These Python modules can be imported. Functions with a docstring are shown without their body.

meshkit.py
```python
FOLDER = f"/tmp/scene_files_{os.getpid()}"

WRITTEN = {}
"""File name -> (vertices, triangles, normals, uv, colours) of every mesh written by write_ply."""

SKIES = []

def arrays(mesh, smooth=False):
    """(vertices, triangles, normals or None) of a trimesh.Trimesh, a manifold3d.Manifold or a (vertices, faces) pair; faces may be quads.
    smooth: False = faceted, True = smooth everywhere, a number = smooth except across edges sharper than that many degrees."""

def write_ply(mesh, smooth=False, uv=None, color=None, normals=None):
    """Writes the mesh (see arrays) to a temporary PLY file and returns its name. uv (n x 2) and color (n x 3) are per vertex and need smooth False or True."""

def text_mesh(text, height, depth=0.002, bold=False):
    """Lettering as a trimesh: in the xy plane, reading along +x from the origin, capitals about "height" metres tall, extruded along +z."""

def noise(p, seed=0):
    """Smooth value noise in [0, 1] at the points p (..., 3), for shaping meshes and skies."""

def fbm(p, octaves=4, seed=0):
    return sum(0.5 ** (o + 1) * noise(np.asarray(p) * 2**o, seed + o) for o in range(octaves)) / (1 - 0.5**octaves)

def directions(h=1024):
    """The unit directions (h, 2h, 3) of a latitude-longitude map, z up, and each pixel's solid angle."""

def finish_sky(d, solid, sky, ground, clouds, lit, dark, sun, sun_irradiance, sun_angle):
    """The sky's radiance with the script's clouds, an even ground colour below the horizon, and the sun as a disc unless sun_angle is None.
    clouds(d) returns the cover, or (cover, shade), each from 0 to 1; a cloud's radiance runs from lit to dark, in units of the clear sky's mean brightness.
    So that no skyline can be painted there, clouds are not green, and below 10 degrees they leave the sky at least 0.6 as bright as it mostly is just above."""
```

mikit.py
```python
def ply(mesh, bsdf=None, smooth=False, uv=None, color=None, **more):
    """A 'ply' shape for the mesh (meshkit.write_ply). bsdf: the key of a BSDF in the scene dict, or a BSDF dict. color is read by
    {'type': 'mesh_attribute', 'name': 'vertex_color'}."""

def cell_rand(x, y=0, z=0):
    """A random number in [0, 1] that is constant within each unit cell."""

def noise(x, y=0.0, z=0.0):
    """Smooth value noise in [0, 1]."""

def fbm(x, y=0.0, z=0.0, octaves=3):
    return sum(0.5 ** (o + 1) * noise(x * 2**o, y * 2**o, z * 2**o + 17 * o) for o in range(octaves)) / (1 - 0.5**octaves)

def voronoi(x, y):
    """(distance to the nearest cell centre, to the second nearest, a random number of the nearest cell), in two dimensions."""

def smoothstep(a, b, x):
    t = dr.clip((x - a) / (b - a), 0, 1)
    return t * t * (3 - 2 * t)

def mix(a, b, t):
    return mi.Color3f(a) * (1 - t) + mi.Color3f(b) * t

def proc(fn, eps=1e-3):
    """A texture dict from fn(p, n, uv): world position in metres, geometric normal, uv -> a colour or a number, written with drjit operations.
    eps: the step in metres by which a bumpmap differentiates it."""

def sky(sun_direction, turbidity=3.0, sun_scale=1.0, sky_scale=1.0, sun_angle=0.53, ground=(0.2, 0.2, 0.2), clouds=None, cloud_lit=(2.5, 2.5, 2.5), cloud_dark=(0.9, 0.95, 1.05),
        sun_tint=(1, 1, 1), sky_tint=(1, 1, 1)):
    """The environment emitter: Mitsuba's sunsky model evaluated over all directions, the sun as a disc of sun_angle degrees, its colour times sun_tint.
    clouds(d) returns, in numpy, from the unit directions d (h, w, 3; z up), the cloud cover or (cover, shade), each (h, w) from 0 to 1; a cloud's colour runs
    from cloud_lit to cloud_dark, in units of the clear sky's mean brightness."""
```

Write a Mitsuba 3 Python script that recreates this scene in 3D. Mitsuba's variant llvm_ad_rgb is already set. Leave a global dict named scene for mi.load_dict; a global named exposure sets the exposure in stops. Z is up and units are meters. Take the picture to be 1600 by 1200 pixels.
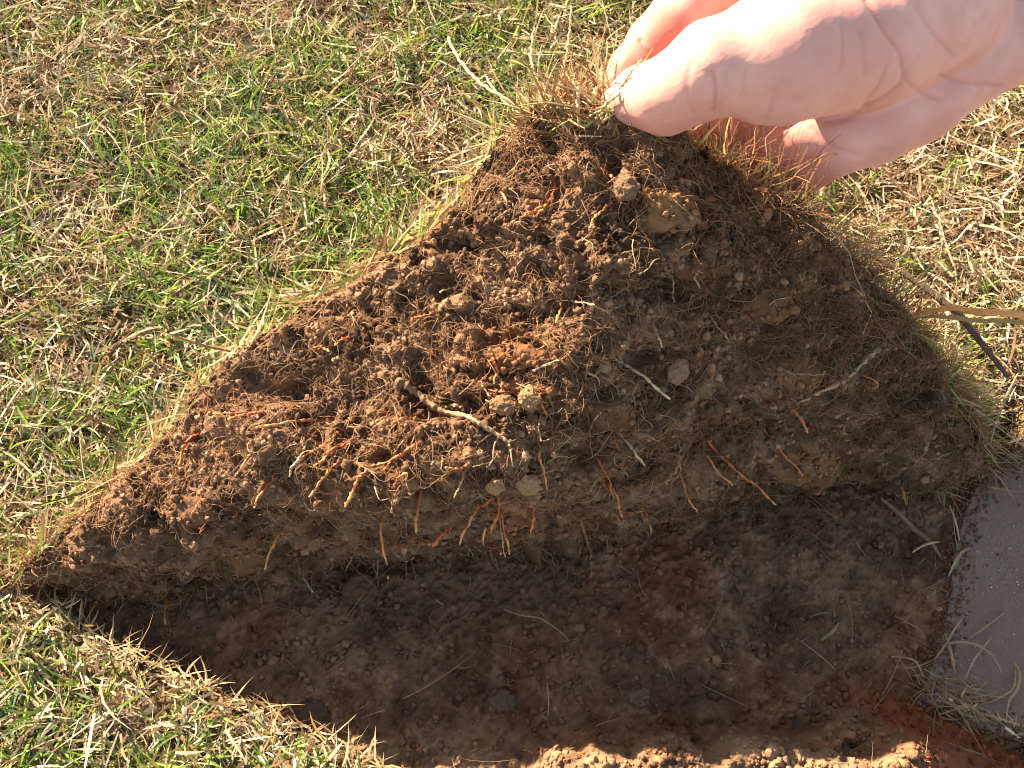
import math
import numpy as np, trimesh, mitsuba as mi, mikit, meshkit, shapely
from scipy.spatial import cKDTree
from scipy.interpolate import RBFInterpolator

scene, labels = {}, {}
T = mi.ScalarTransform4f
# ------------------------------------------------------------------ camera, sky, sun, exposure
CAM = np.array([0.0, 0.0, 0.372]); TILT = math.radians(25.0); FPX = 1386.0
FW = np.array([0, math.sin(TILT), -math.cos(TILT)]); UP = np.array([0, math.cos(TILT), math.sin(TILT)])
scene['camera'] = {'type': 'thinlens', 'fov': 2 * math.degrees(math.atan(800 / FPX)), 'fov_axis': 'x', 'aperture_radius': 0.0006,
                   'focus_distance': 0.345, 'near_clip': 0.01, 'far_clip': 500.0,
                   'to_world': T().look_at(origin=CAM.tolist(), target=(CAM + FW).tolist(), up=UP.tolist())}
SUN = np.array([-0.62, 0.64, 0.47]); SUN /= np.linalg.norm(SUN)
scene['sky'] = mikit.sky(SUN.tolist(), turbidity=3.0, sun_tint=(1.0, 1.02, 1.07), sky_tint=(1.02, 0.745, 0.56), ground=(0.16, 0.15, 0.08))
exposure = 4.15

# ------------------------------------------------------------------ helpers
def ray(px, py):
    px, py = np.asarray(px, float), np.asarray(py, float)
    return FW + np.multiply.outer((px - 800) / FPX, [1.0, 0, 0]) + np.multiply.outer((600 - py) / FPX, UP)
def at(px, py, z):                       # a point of the plan at height z
    d = ray(px, py); return CAM + d * ((np.asarray(z) - CAM[2]) / d[..., 2])[..., None]
def deep(px, py, t): return CAM + ray(px, py) * np.asarray(t)[..., None]
def seen(p):                             # where a point lies in the plan drawing
    q = p - CAM; t = q @ FW
    return 800 + FPX * q[..., 0] / t, 600 - FPX * (q @ UP) / t
def lerp(a, b, t): return np.asarray(a) * (1 - t) + np.asarray(b) * t
def sstep(a, b, x):
    t = np.clip((x - a) / (b - a), 0, 1); return t * t * (3 - 2 * t)
def unit(v): return v / (np.linalg.norm(v, axis=-1, keepdims=True) + 1e-12)
def fbm(p, o=4, s=0): return meshkit.fbm(p, o, s)
def tubes(P, R, S=4, rng=None):
    N, K, _ = P.shape
    t = unit(np.gradient(P, axis=1))
    ref = unit(np.random.default_rng(5).normal(size=(N, 1, 3)))
    a = unit(np.cross(t, ref)); b = np.cross(t, a)
    ang = np.arange(S) * 2 * np.pi / S
    v = P[:, :, None] + R[:, :, None, None] * (np.cos(ang)[:, None] * a[:, :, None] + np.sin(ang)[:, None] * b[:, :, None])
    i, j = np.meshgrid(np.arange(K - 1), np.arange(S), indexing='ij')
    q = np.stack([i * S + j, i * S + (j + 1) % S, (i + 1) * S + (j + 1) % S, (i + 1) * S + j], -1).reshape(-1, 4)
    f = np.vstack([q[:, [0, 1, 2]], q[:, [0, 2, 3]]])
    f = (f[None] + (np.arange(N) * K * S)[:, None, None]).reshape(-1, 3)
    return v.reshape(-1, 3), f
def ribbons(P, W, side):
    N, K, _ = P.shape
    if side.ndim == 2: side = side[:, None]
    v = np.stack([P - side * W[:, :, None] / 2, P + side * W[:, :, None] / 2], 2).reshape(-1, 3)
    i = np.arange(K - 1)
    f = np.vstack([np.stack([2 * i, 2 * i + 1, 2 * i + 3], 1), np.stack([2 * i, 2 * i + 3, 2 * i + 2], 1)])
    f = (f[None] + (np.arange(N) * K * 2)[:, None, None]).reshape(-1, 3)
    return v, f
def join(parts):
    vs, fs, cs, n = [], [], [], 0
    for v, f, c in parts:
        vs.append(v); fs.append(f + n); cs.append(np.broadcast_to(c, v.shape)); n += len(v)
    return np.vstack(vs), np.vstack(fs), np.vstack(cs)
def add(key, v, f, c, bsdf, smooth=True, **lab):
    m = trimesh.Trimesh(v, f, process=False)
    scene[key] = mikit.ply(m, bsdf, smooth=smooth, color=np.broadcast_to(c, v.shape))
    if lab: labels[key] = lab
def numbered(name):
    if name not in scene and name not in labels: return name
    k = 1
    while f'{name}_{k:03d}' in scene or f'{name}_{k:03d}' in labels: k += 1
    return f'{name}_{k:03d}'
def smooth_line(pts, n):
    pts = np.asarray(pts, float)
    if len(pts) == 2: return pts[0] + (pts[1] - pts[0]) * np.linspace(0, 1, n)[:, None]
    s = np.r_[0, np.cumsum(np.linalg.norm(np.diff(pts, axis=0), axis=1))]; s /= s[-1]
    from scipy.interpolate import PchipInterpolator
    return PchipInterpolator(s, pts)(np.linspace(0, 1, n))
def crumb_mesh(centers, radii, rng, sub=1, squash=0.75, up=None):
    ico = trimesh.creation.icosphere(subdivisions=sub, radius=1.0); V, F = np.array(ico.vertices), np.array(ico.faces)
    N = len(centers)
    var = []
    for k in range(12):
        d = 0.25 + 1.5 * fbm(V * 1.9 + 7.1 * k, 3, k)
        var.append(V * d[:, None] * rng.uniform(.7, 1.15, 3))
    var = np.array(var)[rng.integers(0, 12, N)]
    q = unit(rng.normal(size=(N, 4))); w, x, y, z = q.T
    R = np.stack([1 - 2 * (y * y + z * z), 2 * (x * y - z * w), 2 * (x * z + y * w), 2 * (x * y + z * w), 1 - 2 * (x * x + z * z), 2 * (y * z - x * w),
                  2 * (x * z - y * w), 2 * (y * z + x * w), 1 - 2 * (x * x + y * y)], -1).reshape(N, 3, 3)
    v = np.einsum('nij,nkj->nki', R, var) * radii[:, None, None] + centers[:, None]
    f = (F[None] + (np.arange(N) * len(V))[:, None, None]).reshape(-1, 3)
    return v.reshape(-1, 3), f, len(V)
def bumps(P, centers, radii, flat=0.8):      # rounded crumbs standing out of a surface: height at the points P
    h = np.zeros(len(P)); rmax = radii.max(); rm = radii.mean(); tall = np.random.default_rng(len(P) + len(radii)).uniform(.25, 1.0, len(radii))
    P = P + 1.5 * rm * (np.stack([fbm(P / (1.3 * rm) + 11 * k, 3, 500 + k) for k in range(3)], 1) - .5)
    tree = cKDTree(centers)
    d, i = tree.query(P, k=5, distance_upper_bound=rmax)
    for k in range(5):
        ok = np.isfinite(d[:, k]); j = np.where(ok, i[:, k], 0); r = radii[j]
        h = np.maximum(h, np.where(ok, flat * tall[j] * np.sqrt(np.maximum(r * r - np.where(ok, d[:, k], 9) ** 2, 0)), 0))
    return h

# ------------------------------------------------------------------ materials
VC = {'type': 'mesh_attribute', 'name': 'vertex_color'}
def soil_grain(p, n, uv): return 0.5 * mikit.noise(p.x * 1500, p.y * 1500, p.z * 1500) + 0.5 * mikit.noise(p.x * 4000, p.y * 4000, p.z * 4000)
scene['m_soil'] = {'type': 'twosided', 'b': {'type': 'bumpmap', 'scale': 0.0005, 't': mikit.proc(soil_grain, eps=1e-4), 'b': {'type': 'diffuse', 'reflectance': VC}}}
scene['m_fibre'] = {'type': 'twosided', 'b': {'type': 'principled', 'base_color': VC, 'roughness': 0.6, 'specular': 0.35}}
scene['m_blade'] = {'type': 'principledthin', 'base_color': VC, 'roughness': 0.45, 'diff_trans': 0.75, 'eta': 1.4}
scene['m_straw'] = {'type': 'principledthin', 'base_color': VC, 'roughness': 0.5, 'diff_trans': 0.45, 'eta': 1.4}
def pave_col(p, n, uv):
    g = mikit.fbm(p.x * 60, p.y * 60, 0.3, 4); s = mikit.noise(p.x * 1300, p.y * 1300, 1.0)
    big = mikit.noise(p.x * 14, p.y * 14, 2.0)
    c = mikit.mix((0.165, 0.142, 0.124), (0.215, 0.187, 0.163), mikit.smoothstep(0.3, 0.7, g) * 0.6 + 0.4 * big)
    c = c * (0.82 + 0.36 * s)
    red = mikit.smoothstep(0.50, 0.75, mikit.fbm(p.x * 25 + 3, p.y * 25, 1.3, 3) + 1.2 * mikit.smoothstep(0.262, 0.225, p.x) * 0.35)
    return mikit.mix(c, mi.Color3f(0.19, 0.10, 0.065), red * 0.55)
def pave_bump(p, n, uv): return mikit.fbm(p.x * 700, p.y * 700, 0.0, 3)
scene['m_pavement'] = {'type': 'twosided', 'b': {'type': 'bumpmap', 'scale': 0.0004, 't': mikit.proc(pave_bump, eps=1e-4), 'b': {'type': 'principled', 'base_color': mikit.proc(pave_col), 'roughness': 0.8, 'specular': 0.3}}}
def skin_bump(p, n, uv): return mikit.fbm(p.x * 900, p.y * 900, p.z * 900, 2) + 0.5 * mikit.noise(p.x * 2600, p.y * 2600, p.z * 2600)
scene['m_skin'] = {'type': 'twosided', 'b': {'type': 'bumpmap', 'scale': 0.00005, 't': mikit.proc(skin_bump, eps=1e-4), 'b': {'type': 'principled', 'base_color': VC, 'roughness': 0.48, 'specular': 0.4, 'sheen': 0.2}}}
scene['m_nail'] = {'type': 'twosided', 'b': {'type': 'principled', 'base_color': VC, 'roughness': 0.25, 'specular': 0.5}}

def soil_colour(p, rng, red=None, light=0.0):
    a = fbm(p * 45, 4, 1); b = fbm(p * 160 + 3, 3, 2); c = fbm(p * 30 + 9, 3, 3); g = fbm(p * 900, 2, 4)
    col = lerp((0.076, 0.048, 0.034), (0.178, 0.120, 0.085), sstep(0.3, 0.72, 0.5 * a + 0.5 * b + light)[:, None])
    col = lerp(col, (0.28, 0.185, 0.115), (0.75 * sstep(0.56, 0.78, 0.6 * b + 0.4 * c))[:, None])
    r = sstep(0.56, 0.75, c) * 0.5 if red is None else np.clip(red + sstep(0.56, 0.75, c) * 0.35, 0, 1)
    col = lerp(col, (0.185, 0.068, 0.036), r[:, None])
    k = meshkit.noise(p * 1400, 7); return col * (0.55 + 0.5 * g + .4 * k)[:, None]

LAWN_Z = 0.018
rngA = np.random.default_rng(11)
# outlines in the plan drawing (pixels of a 1600 x 1200 picture), laid on the ground
cut = [(60, 965), (120, 968), (160, 1008), (240, 1040), (330, 1085), (420, 1125), (520, 1168), (610, 1213), (720, 1275), (900, 1390), (1010, 1600)]
patch_px = cut + [(1250, 1680), (1430, 1600), (2000, 1500), (2000, 1330), (1600, 1180), (1500, 1128), (1432, 1095), (1452, 1050), (1482, 960), (1492, 880), (1512, 800), (1545, 745), (1560, 660), (1400, 700), (1000, 740), (600, 790), (300, 850), (100, 900)]
pave_px = [(1535, 742), (1600, 706), (1700, 690), (2300, 640), (2300, 1450), (2000, 1345), (1600, 1166), (1500, 1120), (1437, 1092), (1452, 1052), (1480, 965), (1488, 880), (1510, 800)]
poly = lambda px, z=0.0: shapely.Polygon([tuple(at(x, y, z)[:2]) for x, y in px])
patch, pave = poly(patch_px).buffer(0), poly(pave_px).buffer(0)
bare = shapely.union(patch, pave.buffer(0.001))

# ------------------------------------------------------------------ ground under the lawn, to the horizon
def signed(poly_, x, y):
    pts = shapely.points(x, y); d = shapely.distance(poly_.boundary, pts)
    return np.where(shapely.contains_xy(poly_, x, y), -d, d)
gx = np.r_[-60, -12, -3, -1.2, -0.7, np.arange(-0.45, 0.52, 0.0032), 0.8, 1.3, 3, 12, 60]
gy = np.r_[-60, -12, -3, -1.2, -0.6, -0.35, np.arange(-0.26, 0.62, 0.0032), 0.9, 1.4, 3, 12, 60]
X, Y = np.meshgrid(gx, gy); P = np.stack([X.ravel(), Y.ravel(), 0 * X.ravel()], 1)
wob = P[:, :2] + 0.006 * (np.stack([fbm(P * 90, 3, 21), fbm(P * 90 + 5, 3, 22)], 1) - 0.5)
sd = signed(bare, wob[:, 0], wob[:, 1])
def lawn_h(p): return LAWN_Z + 0.007 * (fbm(np.c_[p[:, :2], 0 * p[:, 0]] * 35, 3, 31) - 0.5)
P[:, 2] = np.where(sd > 0, lawn_h(P) + 0.005 * (fbm(P * 300, 3, 5) - 0.5), 0)
P[:, 2] = lerp(-0.012, P[:, 2], sstep(-0.004, 0.003, sd))
i = np.arange(len(gy) - 1)[:, None] * len(gx) + np.arange(len(gx) - 1)[None]
q = np.stack([i, i + 1, i + len(gx) + 1, i + len(gx)], -1).reshape(-1, 4)
q = q[~(sd[q] < -0.012).all(1)]
gcol = lerp((0.075, 0.05, 0.032), (0.20, 0.14, 0.08), sstep(.35, .7, fbm(P * 120, 3, 6))[:, None])
add('ground', P, np.vstack([q[:, [0, 1, 2]], q[:, [0, 2, 3]]]), gcol, 'm_soil', label='brown thatchy ground under the lawn', kind='structure')

# ------------------------------------------------------------------ bare soil where the turf was lifted
sx, sy = np.arange(-0.27, 0.42, 0.00075), np.arange(-0.20, 0.19, 0.00075)
X, Y = np.meshgrid(sx, sy); P = np.stack([X.ravel(), Y.ravel(), 0 * X.ravel()], 1)
inside = shapely.contains_xy(patch.buffer(0.004), P[:, 0], P[:, 1])
near = inside & (P[:, 1] > -0.06)
PX, PY = seen(P)
redline = np.exp(-(((PY - 1112) - 0.36 * (PX - 1400)) / 26) ** 2) * sstep(1240, 1380, PX)          # clay dust along the slab
redzone = 0.55 * np.exp(-((PX - 1060) / 60) ** 2 - ((PY - 920) / 55) ** 2) + 0.4 * np.exp(-((PX - 830) / 110) ** 2 - ((PY - 1010) / 60) ** 2) + 0.6 * np.exp(-((PX - 930) / 160) ** 2 - ((PY - 1140) / 40) ** 2)
below = sstep(0, 40, (PY - 1112) - 0.36 * (PX - 1400)) * sstep(1330, 1420, PX)
amp = 1 - 0.75 * below
mound = .032 * sstep(1126, 1196, PY + 70 * (fbm(P * 70, 4, 48) - .5)) * sstep(800, 900, PX + 90 * (fbm(P * 60, 3, 49) - .5)) * (1 - sstep(1390, 1520, PX)) * (1 - sstep(1330, 1480, PY))
h = 0.006 * (fbm(P * 22, 3, 41) - 0.5) + 0.005 * (fbm(P * 80, 4, 42) - 0.5)
for n, r0, r1, s in ((1500, .0022, .0048, 1), (14000, .0011, .0024, 2), (60000, .0006, .0012, 3)):
    g = np.random.default_rng(50 + s); idx = g.choice(np.where(inside)[0], n)
    h += (0.36, .55, .6)[s - 1] * amp * bumps(P, P[idx], g.uniform(r0, r1, n))
h += .0035 * sstep(0, .01, mound) * (fbm(P * 190, 4, 45) - .45) + .0022 * (fbm(P * 650, 3, 46) - .5) * amp
h += amp * (0.0030 * (fbm(P * 420, 4, 43) - 0.5) + .0018 * (.3 - np.abs(fbm(P * 260, 3, 44) - .5) * 2))
P[:, 2] = h - 0.003 + mound
i = np.arange(len(sy) - 1)[:, None] * len(sx) + np.arange(len(sx) - 1)[None]
q = np.stack([i, i + 1, i + len(sx) + 1, i + len(sx)], -1).reshape(-1, 4); q = q[inside[q].all(1)]
used = np.unique(q); remap = np.full(len(P), -1); remap[used] = np.arange(len(used))
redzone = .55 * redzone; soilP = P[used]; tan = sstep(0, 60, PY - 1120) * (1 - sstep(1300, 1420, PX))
soilC = soil_colour(P[used], None, np.clip(redline + redzone + 0.55 * below, 0, 1)[used], 0.02)
soilC = soilC * [1.34, 1.19, 1.06]
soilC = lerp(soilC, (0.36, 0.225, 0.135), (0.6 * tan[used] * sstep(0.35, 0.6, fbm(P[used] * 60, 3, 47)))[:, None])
add('soil', soilP, np.vstack([remap[q][:, [0, 1, 2]], remap[q][:, [0, 2, 3]]]), soilC, 'm_soil', label='bare crumbly soil left where the turf was lifted', kind='structure')
soil_tree = cKDTree(soilP[:, :2])
def soil_z(xy): return soilP[soil_tree.query(xy)[1], 2]
g = np.random.default_rng(77)
idx = g.choice(np.where(soilP[:, 1] > -0.02)[0], 2600); r = g.uniform(.0004, .0015, len(idx)) * (1 + 0.6 * (g.random(len(idx)) > .9))
cv, cf, k = crumb_mesh(soilP[idx] + [0, 0, .0008], r, g)
tc = np.repeat(soilC[idx] * g.uniform(.75, 1.15, (len(idx), 1)), k, 0)
mi_ = g.choice(np.where(mound[used] > .010)[0], 3200); rm_ = g.gamma(2.5, .00026, 3200).clip(.0003, .0024)
cv2, cf2, k = crumb_mesh(soilP[mi_] + np.c_[np.zeros((3200, 2)), rm_ * .25], rm_ * .85, g, sub=1)
cv, cf, tc = join([(cv, cf, tc), (cv2, cf2, np.repeat(soilC[mi_] * g.uniform(.75, 1.25, (3200, 1)), k, 0))])
add('soil_crumbs', cv, cf, tc, 'm_soil', label='loose crumbs of soil strewn over the bare ground', kind='stuff')
ROT = np.linalg.qr(np.random.default_rng(3).normal(size=(3, 3)))[0]
# larger clods that can be picked up one by one
for px, py, rad, col, say in [(562, 916, .0075, (.13, .08, .05), 'block of dark soil tucked under the fold of the turf'), (786, 1092, .0052, (.13, .085, .06), 'largest loose clod on the middle of the shaded soil'), (850, 1022, .0038, (.17, .09, .05), 'reddish brown clod beside the long bent straw'),
                         (480, 1118, .0062, (.11, .07, .05), 'dark clod against the cut lawn edge'), (1000, 1090, .0044, (.17, .11, .075), 'brown clod on the shaded soil above the sunlit strip')]:
    p = at(px, py, 0.002); p[2] = soil_z(p[None, :2])[0] + rad * .1
    ico = trimesh.creation.icosphere(subdivisions=4, radius=1.0); V = np.array(ico.vertices)
    V = V * (0.45 + 1.0 * fbm(V * 1.3 + px, 3, 3))[:, None] * [1, .9, .6]
    V += unit(V) * (.5 * (fbm(V @ ROT * 2.3 + py, 4, 8) - .5) + .12 * (fbm(V @ ROT * 6 + py, 2, 9) - .5))[:, None]
    add(numbered('soil_clod'), V * rad + p, np.array(ico.faces), lerp(np.array(col) * .8, np.array(col) * 1.15, fbm(V * 4 + px, 3, 9)[:, None]), 'm_soil',
label=say, category='soil clod')

# ------------------------------------------------------------------ pavement slab with sand grains
edge = shapely.Polygon(np.array(pave.exterior.coords)).segmentize(0.004)
xy = np.array(edge.exterior.coords); xy = xy + 0.003 * (np.stack([fbm(np.c_[xy * 60, xy[:, :1] * 0], 3, 81), fbm(np.c_[xy * 60, xy[:, :1] * 0], 3, 82)], 1) - .5)
slab = trimesh.creation.extrude_polygon(shapely.Polygon(xy).buffer(0), 0.03, engine='earcut'); slab.apply_translation([0, 0, -0.0292])
scene['pavement'] = mikit.ply(slab, 'm_pavement', smooth=False)
labels['pavement'] = {'label': 'smooth grey concrete paving beside the bare soil', 'kind': 'structure'}
g = np.random.default_rng(91)
gp = []
for n, cx, cy, s1, s2 in ((150, 1570, 880, 35, 45), (110, 1560, 990, 45, 90), (170, 1490, 900, 18, 120), (120, 1480, 1070, 50, 40), (160, 1560, 1100, 120, 120)):
    a = np.stack([g.normal(cx, s1, n), g.normal(cy, s2, n)], 1); gp.append(a)
gp = np.vstack(gp); gp = at(gp[:, 0], gp[:, 1], .001); gp = gp[shapely.contains_xy(pave, gp[:, 0], gp[:, 1])]
cv, cf, k = crumb_mesh(gp, g.uniform(.00015, .00034, len(gp)) * (1 + .6 * (g.random(len(gp)) > .96)), g, sub=1)
add('sand_grains', cv, cf, np.repeat(lerp((.25, .2, .15), (.7, .6, .5), g.random((len(gp), 1)) ** 2), k, 0), 'm_soil', label='pale sand grains scattered on the grey paving', kind='stuff')
ep = np.array([xy[j] for j in g.integers(0, len(xy), 5200)]) + g.normal(0, .0045, (5200, 2)); ep = ep[(ep[:, 1] > -.1) & (ep[:, 0] < .36)]
ep = ep[shapely.contains_xy(pave.buffer(.004), ep[:, 0], ep[:, 1])]
cv, cf, k = crumb_mesh(np.c_[ep, np.full(len(ep), .0012)], g.uniform(.0002, .0007, len(ep)), g, sub=1)
add('soil_dust', cv, cf, np.repeat(lerp((.10, .06, .04), (.24, .12, .075), g.random((len(ep), 1))), k, 0), 'm_soil', label='reddish soil crumbs spilled along the edge of the paving', kind='stuff')

# ------------------------------------------------------------------ lifted turf flap
outline = [(2, 936), (14, 912), (45, 885), (80, 855), (130, 800), (185, 745), (240, 690), (290, 635), (345, 570), (400, 525), (450, 490), (510, 455), (570, 420), (630, 382), (690, 330), (740, 280), (780, 240), (812, 200), (850, 172), (905, 158), (950, 165), (1000, 185), (1050, 205),
           (1100, 240), (1160, 265), (1200, 300), (1260, 350), (1310, 390), (1360, 440), (1420, 500), (1470, 570), (1500, 620), (1530, 690), (1550, 735), (1500, 775), (1440, 785), (1380, 768), (1320, 760), (1260, 782), (1200, 800), (1100, 820), (1000, 838), (900, 858), (800, 862), (700, 874),
           (620, 880), (560, 872), (480, 892), (400, 908), (340, 910), (260, 920), (180, 930), (120, 945), (60, 955), (20, 952)]
ctrl = [(2, 936, .020), (80, 855, .034), (185, 745, .050), (290, 635, .064), (400, 525, .080), (510, 455, .094), (630, 382, .110), (740, 280, .125), (850, 172, .139), (950, 165, .146), (1050, 205, .144), (1160, 265, .134), (1260, 350, .118), (1360, 440, .095), (1470, 570, .058), (1530, 690, .022), (1550, 735, .008),
        (1440, 785, -.004), (1320, 765, -.004), (1200, 805, -.004), (1000, 845, -.004), (800, 870, -.004), (620, 885, -.004), (480, 900, -.004), (340, 915, -.004), (180, 936, -.002), (60, 955, .004),
        (110, 890, .028), (200, 830, .047), (330, 740, .061), (330, 830, .049), (450, 640, .079), (560, 560, .088), (560, 700, .080), (560, 800, .065), (700, 480, .103), (700, 640, .093), (700, 780, .074),
        (850, 350, .127), (850, 520, .113), (850, 680, .092), (850, 800, .056), (1000, 300, .139), (1000, 450, .122), (1000, 620, .096), (1000, 760, .051), (1150, 420, .117), (1150, 560, .090), (1150, 700, .050), (1300, 520, .086), (1300, 650, .048), (1430, 660, .034)]
ctrl = np.array(ctrl, float)
rbf = RBFInterpolator(ctrl[:, :2] / 100, ctrl[:, 2], kernel='thin_plate_spline', smoothing=0.02)
CLODS = [(1045, 325, 44, 36, (.27, .19, .11), 9), (1200, 470, 40, 30, (.17, .11, .07), 8), (1235, 575, 50, 26, (.19, .125, .075), 8), (1262, 728, 62, 34, (.20, .135, .085), 9), (385, 868, 46, 34, (.15, .10, .065), 7), (822, 741, 17, 15, (.42, .30, .19), 1), (771, 742, 12, 13, (.40, .29, .18), 1), (1047, 574, 14, 18, (.30, .22, .17), 2),
         (830, 617, 14, 17, (.36, .26, .17), 2), (790, 632, 18, 14, (.26, .19, .13), 4), (810, 560, 46, 24, (.19, .125, .075), 6), (1080, 420, 36, 20, (.15, .09, .06), 6), (500, 520, 22, 16, (.3, .22, .15), 3), (720, 470, 22, 18, (.25, .19, .14), 4), (980, 300, 16, 18, (.25, .19, .14), 3), (340, 665, 20, 22, (.22, .17, .13), 4), (560, 740, 24, 18, (.13, .09, .06), 5), (960, 650, 40, 24, (.12, .085, .06), 7), (300, 800, 40, 26, (.13, .09, .06), 6), (1120, 640, 40, 22, (.11, .08, .055), 6)]
STEP = 1.9
u, w = np.arange(-4, 1560, STEP), np.arange(150, 962, STEP)
U, Wd = np.meshgrid(u, w)
uv = np.stack([U.ravel(), Wd.ravel()], 1)
cu, cw = np.meshgrid(np.arange(-20, 1601, 20), np.arange(140, 981, 20))
from scipy.interpolate import RectBivariateSpline
zc = rbf(np.stack([cu.ravel(), cw.ravel()], 1) / 100).reshape(cu.shape)
spl = RectBivariateSpline(np.arange(140, 981, 20), np.arange(-20, 1601, 20), zc)
Z = spl.ev(uv[:, 1], uv[:, 0])
op = shapely.Polygon(outline)
wu = uv + (26 + 34 * sstep(0, 200, uv[:, 0] - 900))[:, None] * (np.stack([fbm(np.c_[uv / 28, uv[:, :1] * 0], 4, 101), fbm(np.c_[uv / 28, uv[:, :1] * 0 + 4], 4, 102)], 1) - 0.5)
inside = shapely.contains_xy(op, wu[:, 0], wu[:, 1])
dist = shapely.distance(op.boundary, shapely.points(uv))
B = at(uv[:, 0], uv[:, 1], Z)
Bg = B.reshape(U.shape + (3,))
N = unit(np.cross(np.gradient(Bg, axis=1), -np.gradient(Bg, axis=0))).reshape(-1, 3)
N[(N * (B - CAM)).sum(1) > 0] *= -1
# rolling rim on the free edges (not along the fold)
rim = np.where(uv[:, 1] < 860 - 0.06 * np.maximum(uv[:, 0] - 800, 0), 1.0, 0.3)
D = -0.007 * rim * (1 - np.sqrt(1 - (1 - np.clip(dist / 34, 0, 1)) ** 2))
D += 0.011 * (fbm(B * 26, 3, 110) - 0.5) + 0.010 * (fbm(B * [38, 60, 95] + 3, 4, 111) - 0.5)
D += 0.0045 * (fbm(B * [70, 90, 100] + 8, 4, 112) - 0.5)
pit = sstep(.54, .74, fbm(B * [60, 75, 75] + 2, 4, 116)); D -= .0055 * pit * sstep(6, 40, dist)
D += .003 * sstep(.55, .75, fbm(B * 110 + 6, 3, 117))
insB = np.where(inside)[0]
for n, r0, r1, s in ((600, .0022, .0046, 1), (5200, .0012, .0026, 2), (30000, .0006, .0013, 3)):
    g = np.random.default_rng(120 + s); idx = g.choice(insB, n)
    D += (.72, .6, .5)[s - 1] * bumps(B, B[idx], g.uniform(r0, r1, n)) * (0.35 + 0.9 * sstep(.35, .6, fbm(B * 40, 2, 160 + s)))
D += 0.0036 * (fbm(B * 420, 4, 113) - 0.5) + .0030 * (.3 - np.abs(fbm(B * 240, 3, 114) - .5) * 2)
lump = np.zeros(len(B)); lump_c = np.zeros((len(B), 3))
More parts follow.
